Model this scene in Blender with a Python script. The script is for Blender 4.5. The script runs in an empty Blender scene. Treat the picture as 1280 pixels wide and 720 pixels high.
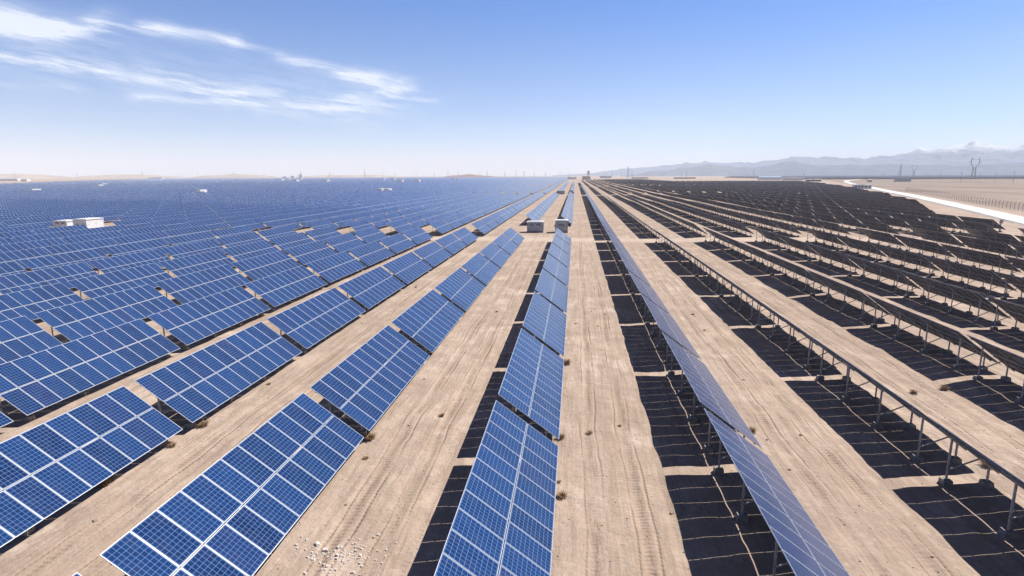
import bpy, math, random
import numpy as np
from mathutils import Matrix, Vector
R = math.radians
random.seed(7); rng = np.random.default_rng(7)
SC = bpy.context.scene
COL = SC.collection

# ------------------------------------------------------------------ camera
LZ = 0.5                                   # height of the tables' low edge
CAMZ = 11.33 + LZ
F, PITCH, YAW, ROLL = 722.4, 0.1926, 0.1081, -0.0034
fw = np.array([-math.sin(YAW)*math.cos(PITCH), math.cos(YAW)*math.cos(PITCH), -math.sin(PITCH)])
r0 = np.array([math.cos(YAW), math.sin(YAW), 0.0]); u0 = np.cross(r0, fw)
rt = r0*math.cos(ROLL)+u0*math.sin(ROLL); up = -r0*math.sin(ROLL)+u0*math.cos(ROLL)
cam_d = bpy.data.cameras.new('camera'); cam = bpy.data.objects.new('camera', cam_d); COL.objects.link(cam)
cam_d.sensor_width = 36; cam_d.lens = F/1280*36; cam_d.clip_start = 0.1; cam_d.clip_end = 60000
M = Matrix(((rt[0], up[0], -fw[0], 0), (rt[1], up[1], -fw[1], 0), (rt[2], up[2], -fw[2], CAMZ), (0, 0, 0, 1)))
cam.matrix_world = M
SC.camera = cam

def ray(u, v): return fw+rt*(u-640)/F-up*(v-360)/F
def at(u, v, z=0.0):
    d = ray(u, v); s = (z-CAMZ)/d[2]; return d[0]*s, d[1]*s
def at_y(u, Y):                             # ground x seen at column u on the horizon for a distance
    d = ray(u, 218); return d[0]/d[1]*Y, Y
def proj(P):
    P = np.asarray(P, float)-[0, 0, CAMZ]; d = P@fw
    return np.stack([640+F*(P@rt)/d, 360-F*(P@up)/d, d], -1)

# ------------------------------------------------------------------ world, sun, exposure
SUN = Vector((0.66, 0.48, 1.0)).normalized()
SUN_EL = math.asin(SUN.z); SUN_AZ = math.atan2(SUN.x, SUN.y)
SKY_STRENGTH, SUN_STRENGTH, EXPOSURE = 0.078, 5.0, 0.6
w = bpy.data.worlds.new('World'); SC.world = w; w.use_nodes = True
nt = w.node_tree; nt.nodes.clear()
class NB:
    """small node-building helper"""
    def __init__(s, nt): s.nt = nt
    def n(s, t, **k):
        o = s.nt.nodes.new(t)
        for a, b in k.items(): setattr(o, a, b)
        return o
    def put(s, inp, v):
        if hasattr(v, 'is_output') or isinstance(v, bpy.types.NodeSocket): s.nt.links.new(v, inp)
        elif v is not None: inp.default_value = v
    def m(s, op, a, b=None, c=None, clamp=False):
        o = s.n('ShaderNodeMath', operation=op); o.use_clamp = clamp
        s.put(o.inputs[0], a)
        if b is not None: s.put(o.inputs[1], b)
        if c is not None: s.put(o.inputs[2], c)
        return o.outputs[0]
    def mr(s, v, a, b, c=0.0, d=1.0, smooth=True):
        o = s.n('ShaderNodeMapRange'); o.interpolation_type = 'SMOOTHSTEP' if smooth else 'LINEAR'
        s.put(o.inputs[0], v)
        for i, x in enumerate((a, b, c, d)): s.put(o.inputs[i+1], x)
        return o.outputs[0]
    def noise(s, vec, scale, detail=3, rough=.55, out=0, dist=0.0):
        o = s.n('ShaderNodeTexNoise'); s.put(o.inputs['Vector'], vec)
        o.inputs['Scale'].default_value = scale; o.inputs['Detail'].default_value = detail
        o.inputs['Roughness'].default_value = rough; o.inputs['Distortion'].default_value = dist
        return o.outputs[out]
    def mix(s, f, a, b, blend='MIX'):
        o = s.n('ShaderNodeMix', data_type='RGBA', blend_type=blend)
        s.put(o.inputs[0], f); s.put(o.inputs[6], a); s.put(o.inputs[7], b); return o.outputs[2]
    def comb(s, x, y, z):
        o = s.n('ShaderNodeCombineXYZ'); s.put(o.inputs[0], x); s.put(o.inputs[1], y); s.put(o.inputs[2], z); return o.outputs[0]
    def sep(s, v):
        o = s.n('ShaderNodeSeparateXYZ'); s.put(o.inputs[0], v); return o.outputs
    def scale(s, v, k):
        o = s.n('ShaderNodeVectorMath', operation='MULTIPLY'); s.put(o.inputs[0], v); o.inputs[1].default_value = k; return o.outputs[0]
b = NB(nt)
sky = b.n('ShaderNodeTexSky', sky_type='NISHITA'); sky.sun_disc = False
sky.sun_elevation = SUN_EL; sky.sun_rotation = SUN_AZ
sky.altitude = 2800; sky.air_density = 1.0; sky.dust_density = 0.8; sky.ozone_density = 2.0
tc = b.n('ShaderNodeTexCoord'); X, Y, Z = b.sep(tc.outputs['Generated'])[:3]
az = b.m('ARCTAN2', X, Y); el = b.m('ARCSINE', Z)
ae = b.comb(az, el, 0.0)
warp = b.n('ShaderNodeVectorMath', operation='MULTIPLY_ADD')
nt.links.new(b.noise(ae, 7.0, 4, .6, out=1), warp.inputs[0]); warp.inputs[1].default_value = (.035, .018, 0)
av = b.n('ShaderNodeVectorMath', operation='ADD'); nt.links.new(ae, av.inputs[0]); av.inputs[1].default_value = (-.0175, -.009, 0)
nt.links.new(av.outputs[0], warp.inputs[2])
wx, wy = b.sep(warp.outputs[0])[:2]
def ae_of(u, v):
    d = ray(u, v); d = d/np.linalg.norm(d); return math.atan2(d[0], d[1]), math.asin(d[2])
fib = b.noise(b.scale(b.comb(b.m('ADD', wx, b.m('MULTIPLY', wy, .35)), b.m('ADD', wy, b.m('MULTIPLY', wx, .12)), 0.0), (14, 110, 1)), 1.0, 7, .7)
puff = b.noise(b.scale(warp.outputs[0], (22, 40, 1)), 1.0, 6, .6)
streaks = [  # two ends in the sky, half width (degrees-ish), strength, how fibrous
 ((-60, 20), (48, 31), 1.5, 1.0, .15), ((-60, 10), (20, 26), 1.6, .8, .2), ((78, 36), (122, 26), 1.2, .5, .3), ((60, 44), (130, 40), 1.5, .35, .6),
 ((192, 36), (286, 50), .85, .85, .25), ((120, 31), (205, 36), .7, .4, .6), ((285, 54), (335, 60), .55, .35, .6),
 ((-40, 60), (300, 118), .75, .62, .5), ((-40, 66), (210, 92), 1.2, .3, .7), ((240, 105), (480, 132), 1.2, .5, .6),
 ((170, 121), (470, 136), .5, .8, .35), ((280, 128), (450, 150), 1.3, .3, .7), ((355, 70), (465, 100), .8, .7, .4),
 ((440, 98), (498, 106), 1.15, .95, .25), ((435, 120), (500, 112), .8, .6, .5), ((488, 121), (545, 126), .35, .55, .4),
 ((100, 85), (480, 125), 4.2, .20, .9), ((-40, 100), (90, 111), .5, .3, .5), ((640, 170), (860, 160), 3.0, .07, .9),
 ((-400, 60), (-60, 20), 2.5, .5, .6), ((1400, 60), (1900, 20), 3.5, .4, .8)]
total = None
for (p, q, wd, st, fb) in streaks:
    a0, e0 = ae_of(*p); a1, e1 = ae_of(*q)
    L_ = math.hypot(a1-a0, e1-e0); dx, dy = (a1-a0)/L_, (e1-e0)/L_; wd = R(wd)*.55
    rx = b.m('SUBTRACT', wx, a0); ry = b.m('SUBTRACT', wy, e0)
    t_ = b.m('ADD', b.m('MULTIPLY', rx, dx), b.m('MULTIPLY', ry, dy))
    s_ = b.m('SUBTRACT', b.m('MULTIPLY', rx, dy), b.m('MULTIPLY', ry, dx))
    over = b.m('MAXIMUM', b.m('MAXIMUM', b.m('MULTIPLY', t_, -1.0), b.m('SUBTRACT', t_, L_)), 0.0)
    d2 = b.m('ADD', b.m('POWER', b.m('DIVIDE', b.m('ABSOLUTE', s_), wd), 2.0), b.m('POWER', b.m('DIVIDE', over, wd*2.2), 2.0))
    g = b.m('EXPONENT', b.m('MULTIPLY', d2, -1.0))
    g = b.m('MULTIPLY', b.m('MULTIPLY', g, st), b.m('MULTIPLY_ADD', b.mr(fib, .38, .62), min(1, fb+.25), 1-min(1, fb+.25)))
    total = g if total is None else b.m('ADD', total, g)
total = b.m('MULTIPLY', total, b.mr(puff, .22, .62, .55, 1.15))
total = b.m('MINIMUM', b.m('MULTIPLY', total, .82), .85)
total = b.m('MULTIPLY', total, b.mr(Z, .0, .05))
cloud_col = b.n('ShaderNodeRGB'); cloud_col.outputs[0].default_value = (8.2, 8.7, 9.6, 1)
ramp = b.n('ShaderNodeValToRGB'); cr_ = ramp.color_ramp; b.put(ramp.inputs[0], b.m('DIVIDE', el, math.pi/2))
TINT = [(0.0, (.98, 1.0, 1.16)), (.05, (.84, .96, 1.16)), (.10, (.72, .92, 1.20)), (.17, (.40, .84, 1.34)), (.23, (.22, .62, 1.22)), (.36, (.06, .26, .72)), (.6, (.04, .12, .32)), (1.0, (.04, .10, .26))]
while len(cr_.elements) < len(TINT): cr_.elements.new(.5)
for e_, (p_, c_) in zip(cr_.elements, TINT): e_.position = p_; e_.color = (*[x/1.3 for x in c_], 1)
sky_t = b.mix(1.0, b.mix(1.0, sky.outputs[0], ramp.outputs[0], 'MULTIPLY'), (1.3, 1.3, 1.3, 1), 'MULTIPLY')
skc = b.mix(total, sky_t, cloud_col.outputs[0])
bg = b.n('ShaderNodeBackground'); nt.links.new(skc, bg.inputs[0]); bg.inputs[1].default_value = SKY_STRENGTH
wo = b.n('ShaderNodeOutputWorld'); nt.links.new(bg.outputs[0], wo.inputs[0])
sd = bpy.data.lights.new('sun', 'SUN'); sd.energy = SUN_STRENGTH; sd.angle = R(0.5); sd.color = (1, .955, .89)
so = bpy.data.objects.new('sun', sd); COL.objects.link(so); so.rotation_euler = SUN.to_track_quat('Z', 'Y').to_euler(); so.location = (0, 0, 60)
vs = SC.view_settings; vs.view_transform = 'Standard'; vs.look = 'None'; vs.gamma = 1; vs.exposure = EXPOSURE; vs.use_curve_mapping = False
cy = SC.cycles; cy.use_denoising = True; cy.max_bounces = 5; cy.diffuse_bounces = 1; cy.glossy_bounces = 2; cy.volume_bounces = 2
cy.transmission_bounces = 2; cy.use_adaptive_sampling = True; cy.adaptive_threshold = 0.008

# ------------------------------------------------------------------ helpers
def tag(o, label=None, cat=None, group=None, kind=None):
    if label: o['label'] = label
    if cat: o['category'] = cat
    if group: o['group'] = group
    if kind: o['kind'] = kind
    return o
def link(name, me, parent=None, loc=None, rot=None):
    o = bpy.data.objects.new(name, me); COL.objects.link(o)
    if parent: o.parent = parent
    if loc is not None: o.location = loc
    if rot is not None: o.rotation_euler = rot
    return o
def mesh_np(name, V, Q, mats, mi=None, uv=None, smooth=False):
    """quads only, numpy arrays; uv is per loop"""
    V = np.asarray(V, np.float32); Q = np.asarray(Q, np.int32); me = bpy.data.meshes.new(name)
    me.vertices.add(len(V)); me.vertices.foreach_set('co', V.ravel())
    k = Q.shape[1]; me.loops.add(Q.size); me.loops.foreach_set('vertex_index', Q.ravel())
    me.polygons.add(len(Q)); me.polygons.foreach_set('loop_start', np.arange(0, Q.size, k, dtype=np.int32))
    if mi is not None: me.polygons.foreach_set('material_index', np.asarray(mi, np.int32))
    me.polygons.foreach_set('use_smooth', np.full(len(Q), bool(smooth)))
    if uv is not None:
        l = me.uv_layers.new(name='UVMap'); l.data.foreach_set('uv', np.asarray(uv, np.float32).ravel())
    for m in mats: me.materials.append(m)
    me.update(calc_edges=True); me.validate()
    return me
BOXQ = np.array([[0, 3, 2, 1], [4, 5, 6, 7], [0, 1, 5, 4], [1, 2, 6, 5], [2, 3, 7, 6], [3, 0, 4, 7]])
class MB:
    """collects boxes, bars and tubes into one mesh"""
    def __init__(s): s.V = []; s.Q = []; s.mi = []; s.uv = []; s.n = 0
    def raw(s, V, Q, mi=0, uv=None):
        V = np.asarray(V, float); Q = np.asarray(Q)
        s.V.append(V); s.Q.append(Q+s.n); s.n += len(V)
        s.mi.append(np.broadcast_to(np.asarray(mi), (len(Q),)).copy())
        s.uv.append(np.zeros((len(Q), 4, 2)) if uv is None else uv)
    def box(s, lo, hi, mi=0, T=None, uv=None):
        x0, y0, z0 = lo; x1, y1, z1 = hi
        V = np.array([[x0, y0, z0], [x1, y0, z0], [x1, y1, z0], [x0, y1, z0], [x0, y0, z1], [x1, y0, z1], [x1, y1, z1], [x0, y1, z1]])
        if T is not None: V = T(V)
        s.raw(V, BOXQ, mi, uv)
    def bar(s, a, c, wx_, wy_=None, mi=0, n=4, r2=None):
        """bar from a to c, n sided"""
        wy_ = wy_ or wx_; a = np.array(a, float); c = np.array(c, float); d = c-a; d = d/np.linalg.norm(d)
        h = np.array([0, 1., 0]) if abs(d[1]) < .9 else np.array([1., 0, 0])
        e1 = np.cross(d, h); e1 /= np.linalg.norm(e1); e2 = np.cross(d, e1)
        k = 1.0 if r2 is None else r2
        ang = np.arange(n)*2*math.pi/n+(math.pi/4 if n == 4 else 0); f = math.sqrt(2) if n == 4 else 1
        ring = np.array([e1*math.cos(t)*wx_/2*f+e2*math.sin(t)*wy_/2*f for t in ang])
        V = np.concatenate([a+ring, c+ring*k]); Q = [[i, (i+1) % n, n+(i+1) % n, n+i] for i in range(n)]
        if n == 4: Q += [[3, 2, 1, 0], [4, 5, 6, 7]]
        else:
            Q += [[n+0, n+i, n+i+1, n+i+1 if i+1 < n else n] for i in range(0)]
        s.raw(V, Q, mi)
    def mesh(s, name, mats, smooth=False):
        return mesh_np(name, np.concatenate(s.V), np.concatenate(s.Q), mats, np.concatenate(s.mi), np.concatenate(s.uv), smooth)
_lat = {}
def vnoise(x, y, seed=0):
    if seed not in _lat: _lat[seed] = np.random.default_rng(100+seed).random((256, 256))
    g = _lat[seed]; xi = np.floor(x).astype(int); yi = np.floor(y).astype(int); fx = x-xi; fy = y-yi
    fx = fx*fx*(3-2*fx); fy = fy*fy*(3-2*fy); a = xi & 255; c = yi & 255; a1 = (a+1) & 255; c1 = (c+1) & 255
    return (g[a, c]*(1-fx)+g[a1, c]*fx)*(1-fy)+(g[a, c1]*(1-fx)+g[a1, c1]*fx)*fy
def fbm(x, y, seed=0, o=4, rough=.5):
    s = 0; a = 1; t = 0
    for i in range(o): s = s+a*vnoise(x*2**i+i*17.3, y*2**i+i*9.1, seed+i); t += a; a *= rough
    return s/t
def sst(x, a, c): t = np.clip((np.asarray(x, float)-a)/(c-a), 0, 1); return t*t*(3-2*t)
def terrain(x, y):
    """broad lie of the land, the tables follow it"""
    x = np.asarray(x, float); y = np.asarray(y, float); d = np.hypot(x, y)
    A = sst(d, 40, 170)*(1-sst(d, 3000, 6000)*.5)
    h = A*((fbm(x/60+3, y/60, 40, 2)-.5)*.65)*(.3+.7*sst(x, -20, 25))*(1-.75*sst(y, 220, 420))
    h = h+sst(d, 30, 90)*sst(x, 12, 40)*(fbm(x/30, y/40, 50, 2)-.5)*.16
    return h+.3*sst(x, 17, 25)
def ground_h(x, y):
    h = terrain(x, y); d = np.hypot(x, y); n = 1-sst(d, 60, 110)
    h = h+n*((fbm(x/1.9, y/1.9, 60, 4, .55)-.5)*.22)
    xm = np.mod(x+.52+.25*(fbm(x*0+3, y/9, 70, 2)-.5)*2, 8.55)
    for c, wd in ((1.35, .2), (3.0, .2)):
        h = h-n*.035*np.exp(-((xm-c)/wd)**2)+n*.02*np.exp(-((xm-c-.34)/.12)**2)+n*.02*np.exp(-((xm-c+.34)/.12)**2)
    return h

# ------------------------------------------------------------------ materials
def mat(name, col=(.5, .5, .5), rough=.6, metal=0.0, spec=.5):
    m = bpy.data.materials.new(name); m.use_nodes = True; p = m.node_tree.nodes['Principled BSDF']
    p.inputs['Base Color'].default_value = (*col, 1); p.inputs['Roughness'].default_value = rough; p.inputs['Metallic'].default_value = metal
    p.inputs['Specular IOR Level'].default_value = spec
    return m, NB(m.node_tree), p
def worn(name, c1, c2, rough=.6, metal=0.0, sc=3.0, bump=0.0, obj=True, thr=(.4, .65)):
    m, b, p = mat(name, c1, rough, metal)
    t = b.n('ShaderNodeTexCoord').outputs['Object']
    nz = b.noise(t, sc, 5, .6); b.put(p.inputs['Base Color'], b.mix(b.mr(nz, *thr), (*c1, 1), (*c2, 1)))
    b.put(p.inputs['Roughness'], b.mr(nz, .3, .7, rough-.08, min(1, rough+.1)))
    if bump:
        bm_ = b.n('ShaderNodeBump'); bm_.inputs['Strength'].default_value = .6; bm_.inputs['Distance'].default_value = bump
        b.put(bm_.inputs['Height'], b.noise(t, sc*6, 3)); b.put(p.inputs['Normal'], bm_.outputs[0])
    return m
# solar glass: UV = (module number along the row, module number up the slope)
PANEL, b, p = mat('solar_glass', rough=.13, spec=.16)
uvn = b.n('ShaderNodeUVMap'); uvn.uv_map = 'UVMap'; U, Vv, _ = b.sep(uvn.outputs[0])
fu = b.m('FRACT', U); fv = b.m('FRACT', Vv)
du = b.m('MULTIPLY', b.m('MINIMUM', fu, b.m('SUBTRACT', 1.0, fu)), .992); dv = b.m('MULTIPLY', b.m('MINIMUM', fv, b.m('SUBTRACT', 1.0, fv)), 1.64)
frame = b.m('LESS_THAN', b.m('MINIMUM', du, dv), .0145)
margin = b.m('LESS_THAN', b.m('MINIMUM', du, dv), .019)
cu = b.m('FRACT', b.m('MULTIPLY', b.m('SUBTRACT', fu, .040), 6/.92)); cv = b.m('FRACT', b.m('MULTIPLY', b.m('SUBTRACT', fv, .025), 10/.95))
dc = b.m('MINIMUM', b.m('MINIMUM', cu, b.m('SUBTRACT', 1.0, cu)), b.m('MINIMUM', cv, b.m('SUBTRACT', 1.0, cv)))
cell = b.m('LESS_THAN', dc, .034)
oi = b.n('ShaderNodeObjectInfo')
wn = b.n('ShaderNodeTexWhiteNoise', noise_dimensions='3D')
b.put(wn.inputs['Vector'], b.comb(b.m('FLOOR', U), b.m('FLOOR', Vv), b.m('MULTIPLY', oi.outputs['Random'], 91.0)))
rnd = wn.outputs['Value']; rc = b.sep(wn.outputs['Color'])
wc = b.n('ShaderNodeTexWhiteNoise', noise_dimensions='3D')
b.put(wc.inputs['Vector'], b.comb(b.m('FLOOR', b.m('MULTIPLY', U, 6.0)), b.m('FLOOR', b.m('MULTIPLY', Vv, 10.0)), b.m('MULTIPLY', oi.outputs['Random'], 57.0)))
base = b.mix(rnd, (.0015, .014, .066, 1), (.0045, .030, .118, 1))
base = b.mix(b.mr(rc[1], .72, 1.0, 0, .55), base, (.016, .024, .10, 1))
base = b.mix(b.m('MULTIPLY', wc.outputs['Value'], .30), base, (.007, .05, .18, 1))
col = b.mix(cell, base, (.13, .22, .40, 1)); col = b.mix(margin, col, (.35, .43, .58, 1)); col = b.mix(frame, col, (.74, .77, .82, 1))
dust = b.mr(b.noise(b.n('ShaderNodeTexCoord').outputs['Object'], 1.3, 4, .6), .4, .8, .012, .045)
col = b.mix(b.m('MULTIPLY', dust, b.m('SUBTRACT', 1.0, frame)), col, (.36, .33, .30, 1))
b.put(p.inputs['Base Color'], col); b.put(p.inputs['Roughness'], b.m('MULTIPLY_ADD', frame, .25, .15))
p.inputs['Sheen Weight'].default_value = .6; p.inputs['Sheen Roughness'].default_value = .22; p.inputs['Sheen Tint'].default_value = (.64, .77, 1, 1)
bn = b.n('ShaderNodeBump'); bn.inputs['Strength'].default_value = .04; bn.inputs['Distance'].default_value = .01
b.put(bn.inputs['Height'], b.noise(b.n('ShaderNodeTexCoord').outputs['Object'], .9, 2)); b.put(p.inputs['Normal'], bn.outputs[0])
BACK, b, p = mat('shaded_backsheet', (.05, .045, .045), .7)
U, Vv, _ = b.sep(b.n('ShaderNodeUVMap', uv_map='UVMap').outputs[0])
fu = b.m('FRACT', U); fv = b.m('FRACT', Vv)
ln = b.m('LESS_THAN', b.m('MINIMUM', b.m('MINIMUM', fu, b.m('SUBTRACT', 1.0, fu)), b.m('MINIMUM', fv, b.m('SUBTRACT', 1.0, fv))), .035)
jb = b.m('MULTIPLY', b.m('LESS_THAN', b.m('ABSOLUTE', b.m('SUBTRACT', fu, .5)), .09), b.m('LESS_THAN', b.m('ABSOLUTE', b.m('SUBTRACT', fv, .86)), .05))
bc = b.mix(ln, (.13, .108, .10, 1), (.26, .25, .25, 1)); bc = b.mix(jb, bc, (.01, .01, .01, 1))  # white backsheets coloured dark, the shade behind the tables put into the base
b.put(p.inputs['Base Color'], bc)
ALU = worn('anodised_aluminium', (.62, .64, .68), (.5, .52, .56), .38, .6, 4)
STEEL = worn('galvanised_steel', (.42, .42, .43), (.30, .30, .31), .5, .25, 6)
CONC = worn('footing_concrete', (.30, .27, .24), (.20, .18, .16), .9, 0, 5, .01)

# ground
GROUND, b, p = mat('desert_sand', (.4, .33, .26), .95, 0, .15)
geo = b.n('ShaderNodeNewGeometry'); P = geo.outputs['Position']; gx, gy, gz_ = b.sep(P)
big = b.noise(P, .055, 4, .6); mid = b.noise(P, .6, 5, .62); fine = b.noise(P, 5.0, 6, .68); grit = b.noise(P, 28.0, 4, .7)
long_ = b.noise(b.scale(P, (2.2, .16, 1)), 1.0, 5, .62)
c = b.mix(b.mr(mid, .32, .68), (.365, .275, .215, 1), (.475, .372, .295, 1))
c = b.mix(b.mr(big, .40, .62, 0, .7), c, (.34, .255, .20, 1))
c = b.mix(b.mr(b.noise(P, .23, 4, .6, dist=.6), .53, .67, 0, .7), c, (.54, .435, .36, 1))          # pale crusted patches
c = b.mix(b.mr(long_, .47, .60, 0, .75), c, (.325, .245, .19, 1))
c = b.mix(b.mr(fine, .54, .70, 0, .6), c, (.25, .19, .15, 1))
c = b.mix(b.mr(fine, .30, .44, .35, 0), c, (.64, .54, .45, 1))
# wheel tracks, two to every aisle
wob = b.m('MULTIPLY', b.m('SUBTRACT', b.noise(b.comb(3.0, gy, 0.0), .11, 3), .5), .9)
xm = b.m('WRAP', b.m('ADD', b.m('ADD', gx, .52), wob), 8.55, 0.0)
near_f = b.m('MULTIPLY', b.mr(gx, 60, 90, 1, 0), b.mr(gy, 60, 400, 1, .25))
tr = None; treads = None
brk = b.mr(b.noise(b.comb(gx, b.m('MULTIPLY', gy, .35), 0.0), .55, 4, .6), .36, .6)
for cx, wd, dk in ((1.35, .16, .6), (1.72, .05, .8), (1.02, .045, .6), (3.0, .17, .55), (3.34, .05, .8), (2.68, .045, .7), (2.2, .1, .25), (4.0, .12, .3)):
    d_ = b.m('DIVIDE', b.m('ABSOLUTE', b.m('SUBTRACT', xm, cx)), wd)
    g = b.m('MULTIPLY', b.m('EXPONENT', b.m('MULTIPLY', b.m('POWER', d_, 2.0), -1.0)), dk)
    tr = g if tr is None else b.m('MAXIMUM', tr, g)
tr = b.m('MULTIPLY', b.m('MULTIPLY', tr, brk), near_f)
c = b.mix(b.m('MULTIPLY', tr, .85), c, (.30, .215, .155, 1))
c = b.mix(b.mr(grit, .62, .74, 0, .6), c, (.20, .15, .12, 1))
# crossing tracks between the blocks
cr = b.m('MULTIPLY', b.mr(gy, 104, 107), b.mr(gy, 111, 114, 1, 0)); c = b.mix(b.m('MULTIPLY', cr, .5), c, (.56, .45, .36, 1))
# browner, scrubbier plain beyond the white road
dy = b.m('SUBTRACT', gx, b.m('MULTIPLY_ADD', gy, .34, 66.0)); pl = b.mr(dy, 0, 14)
pl = b.m('MULTIPLY', pl, b.mr(gx, 60, 80))
pc = b.mix(b.mr(b.noise(b.scale(P, (.03, .008, 1)), 1.0, 6, .65), .35, .66), (.185, .142, .115, 1), (.30, .235, .19, 1))
pc = b.mix(b.mr(b.noise(P, .35, 5, .7), .56, .68, 0, .6), pc, (.13, .10, .08, 1))
c = b.mix(b.m('MULTIPLY', pl, .92), c, pc)
b.put(p.inputs['Base Color'], c)
tread = b.m('MULTIPLY', b.m('SINE', b.m('ADD', b.m('MULTIPLY', gy, 31.0), b.m('MULTIPLY', mid, 9.0))), b.m('MULTIPLY', tr, .2))
hh = b.m('ADD', b.m('ADD', b.m('MULTIPLY', fine, .5), b.m('ADD', b.m('MULTIPLY', grit, .07), b.m('MULTIPLY', mid, 1.3))), b.m('ADD', b.m('MULTIPLY', long_, .9), b.m('SUBTRACT', tread, b.m('MULTIPLY', tr, .6))))
bn = b.n('ShaderNodeBump'); bn.inputs['Strength'].default_value = .8; bn.inputs['Distance'].default_value = .11
b.put(bn.inputs['Height'], hh); b.put(p.inputs['Normal'], bn.outputs[0])

# ------------------------------------------------------------------ ground sheet
def axis(lo, hi, step, far_lo, far_hi, g=1.055):
    c = list(np.arange(lo, hi+1e-6, step)); s = step
    a = []; x = hi
    while x < far_hi: s *= g; x += s; a.append(x)
    s = step; x = lo; d = []
    while x > far_lo: s *= g; x -= s; d.append(x)
    return np.array(d[::-1]+c+a)
gxs = axis(-30, 30, .15, -16000, 16000); gys = axis(12, 50, .15, -900, 16500)
GX, GY = np.meshgrid(gxs, gys); GZ = ground_h(GX, GY)
nx, ny = len(gxs), len(gys)
idx = np.arange(nx*ny).reshape(ny, nx)
Q = np.stack([idx[:-1, :-1], idx[:-1, 1:], idx[1:, 1:], idx[1:, :-1]], -1).reshape(-1, 4)
gm = mesh_np('ground', np.stack([GX, GY, GZ], -1).reshape(-1, 3), Q, [GROUND], smooth=True)
tag(link('ground', gm), kind='structure')

# ------------------------------------------------------------------ white road
ROADC = [(40, -40), (72, 50), (92, 105), (110, 156), (134, 215), (169, 308), (211, 424), (272, 586), (352, 800), (470, 1080), (640, 1400)]
def catmull(P, n):
    P = [np.array(p, float) for p in P]; P = [2*P[0]-P[1]]+P+[2*P[-1]-P[-2]]; out = []
    for i in range(1, len(P)-2):
        for k in range(n):
            t = k/n; a, b_, c_, d_ = P[i-1:i+3]
            out.append(.5*((2*b_)+(c_-a)*t+(2*a-5*b_+4*c_-d_)*t*t+(-a+3*b_-3*c_+d_)*t**3))
    out.append(P[-2]); return np.array(out)
RC = catmull(ROADC, 24)
TAN = np.gradient(RC, axis=0); TAN /= np.linalg.norm(TAN, axis=1)[:, None]; NOR = np.stack([TAN[:, 1], -TAN[:, 0]], 1)
def strip(name, offs, zs, m, **k):
    V = []
    base = terrain(RC[:, 0], RC[:, 1])
    for o_, z_ in zip(offs, zs): V.append(np.column_stack([RC+NOR*o_, base+z_]))
    V = np.stack(V, 1); n, c_ = V.shape[:2]; ii = np.arange(n*c_).reshape(n, c_)
    Q = np.stack([ii[:-1, :-1], ii[:-1, 1:], ii[1:, 1:], ii[1:, :-1]], -1).reshape(-1, 4)
    return tag(link(name, mesh_np(name, V.reshape(-1, 3), Q, [m], smooth=False)), **k)
ROADM = worn('pale_concrete_road', (.62, .61, .60), (.54, .53, .51), .85, 0, .08, .01)
SHM = worn('road_shoulder_gravel', (.36, .30, .25), (.24, .20, .17), .95, 0, .3, .03)
strip('road', (-3.5, -3.3, 3.3, 3.5), (.0, .34, .34, .0), ROADM, kind='structure')
strip('road_shoulder', (-7.5, -3.45, 3.45, 6.5), (-.9, .22, .22, -.9), SHM, kind='structure')

# ------------------------------------------------------------------ solar tables
TILT = 0.6408; CT, ST = math.cos(TILT), math.sin(TILT)
ML, MW, GAPL, GAPW = 1.645, .989, .036, .024
TLEN = 11*MW+10*GAPW; TPITCH = TLEN+.679; SW = 2*ML+GAPL; HX = SW*CT/2; ZC = LZ+SW*ST/2
def TP(V):
    """rack plane (x down the slope, y along, z normal) to table space"""
    V = np.asarray(V, float); return np.stack([V[:, 0]*CT+V[:, 2]*ST, V[:, 1], ZC-V[:, 0]*ST+V[:, 2]*CT], -1)
def module_boxes(mb, cx, cy_, iu, iv, T=None):
    """glass slab with raised aluminium frame, uv in module units; iu along the row, iv up the slope"""
    def uvf(lo, hi):
        def f(x, y): return (iu+(y-cy_+MW/2)/MW, iv+(x-cx+ML/2)/ML)
        x0, y0, _ = lo; x1, y1, _ = hi; c_ = [(x0, y0), (x1, y0), (x1, y1), (x0, y1)]*2
        e = 1e-4; uv = np.zeros((6, 4, 2))
        for i, q in enumerate(BOXQ):
            for j, v in enumerate(q):
                a_, d_ = f(*c_[v]); uv[i, j] = (min(max(a_, iu+e), iu+1-e), min(max(d_, iv+e), iv+1-e))
        return uv
    def bx(lo, hi, mi): mb.box(lo, hi, mi, T, uvf(lo, hi))
    x0, x1, y0, y1 = cx-ML/2, cx+ML/2, cy_-MW/2, cy_+MW/2; fwid = .013
    bx((x0+fwid, y0+fwid, -.010), (x1-fwid, y1-fwid, .006), [1, 0, 1, 1, 1, 1])
    for lo, hi in (((x0, y0, -.014), (x1, y0+fwid, .010)), ((x0, y1-fwid, -.014), (x1, y1, .010)),
                   ((x0, y0+fwid, -.014), (x0+fwid, y1-fwid, .010)), ((x1-fwid, y0+fwid, -.014), (x1, y1-fwid, .010))):
        bx(lo, hi, [2, 2, 2, 2, 2, 2])
mb = MB(); module_boxes(mb, 0, 0, 0, 0); MODULE = mb.mesh('solar_module', [PANEL, BACK, ALU])
MODPOS = [(-(ML+GAPL)/2+i*(ML+GAPL), -TLEN/2+MW/2+j*(MW+GAPW)) for i in range(2) for j in range(11)]
mb = MB()
for k, (cx, cy_) in enumerate(MODPOS): module_boxes(mb, cx, cy_, k % 11, k//11, TP)
ARRAY = mb.mesh('panel_array', [PANEL, BACK, ALU])
PURM = worn('dull_purlin_steel', (.20, .19, .19), (.13, .125, .125), .6, .1, 6)
PURX = (-1.3, -.42, .42, 1.3)
mb = MB(); mb.box((-.02, -TLEN/2+.02, -.012), (.02, TLEN/2-.02, .034)); PURLIN = mb.mesh('purlin', [PURM])
mb = MB()
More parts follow.
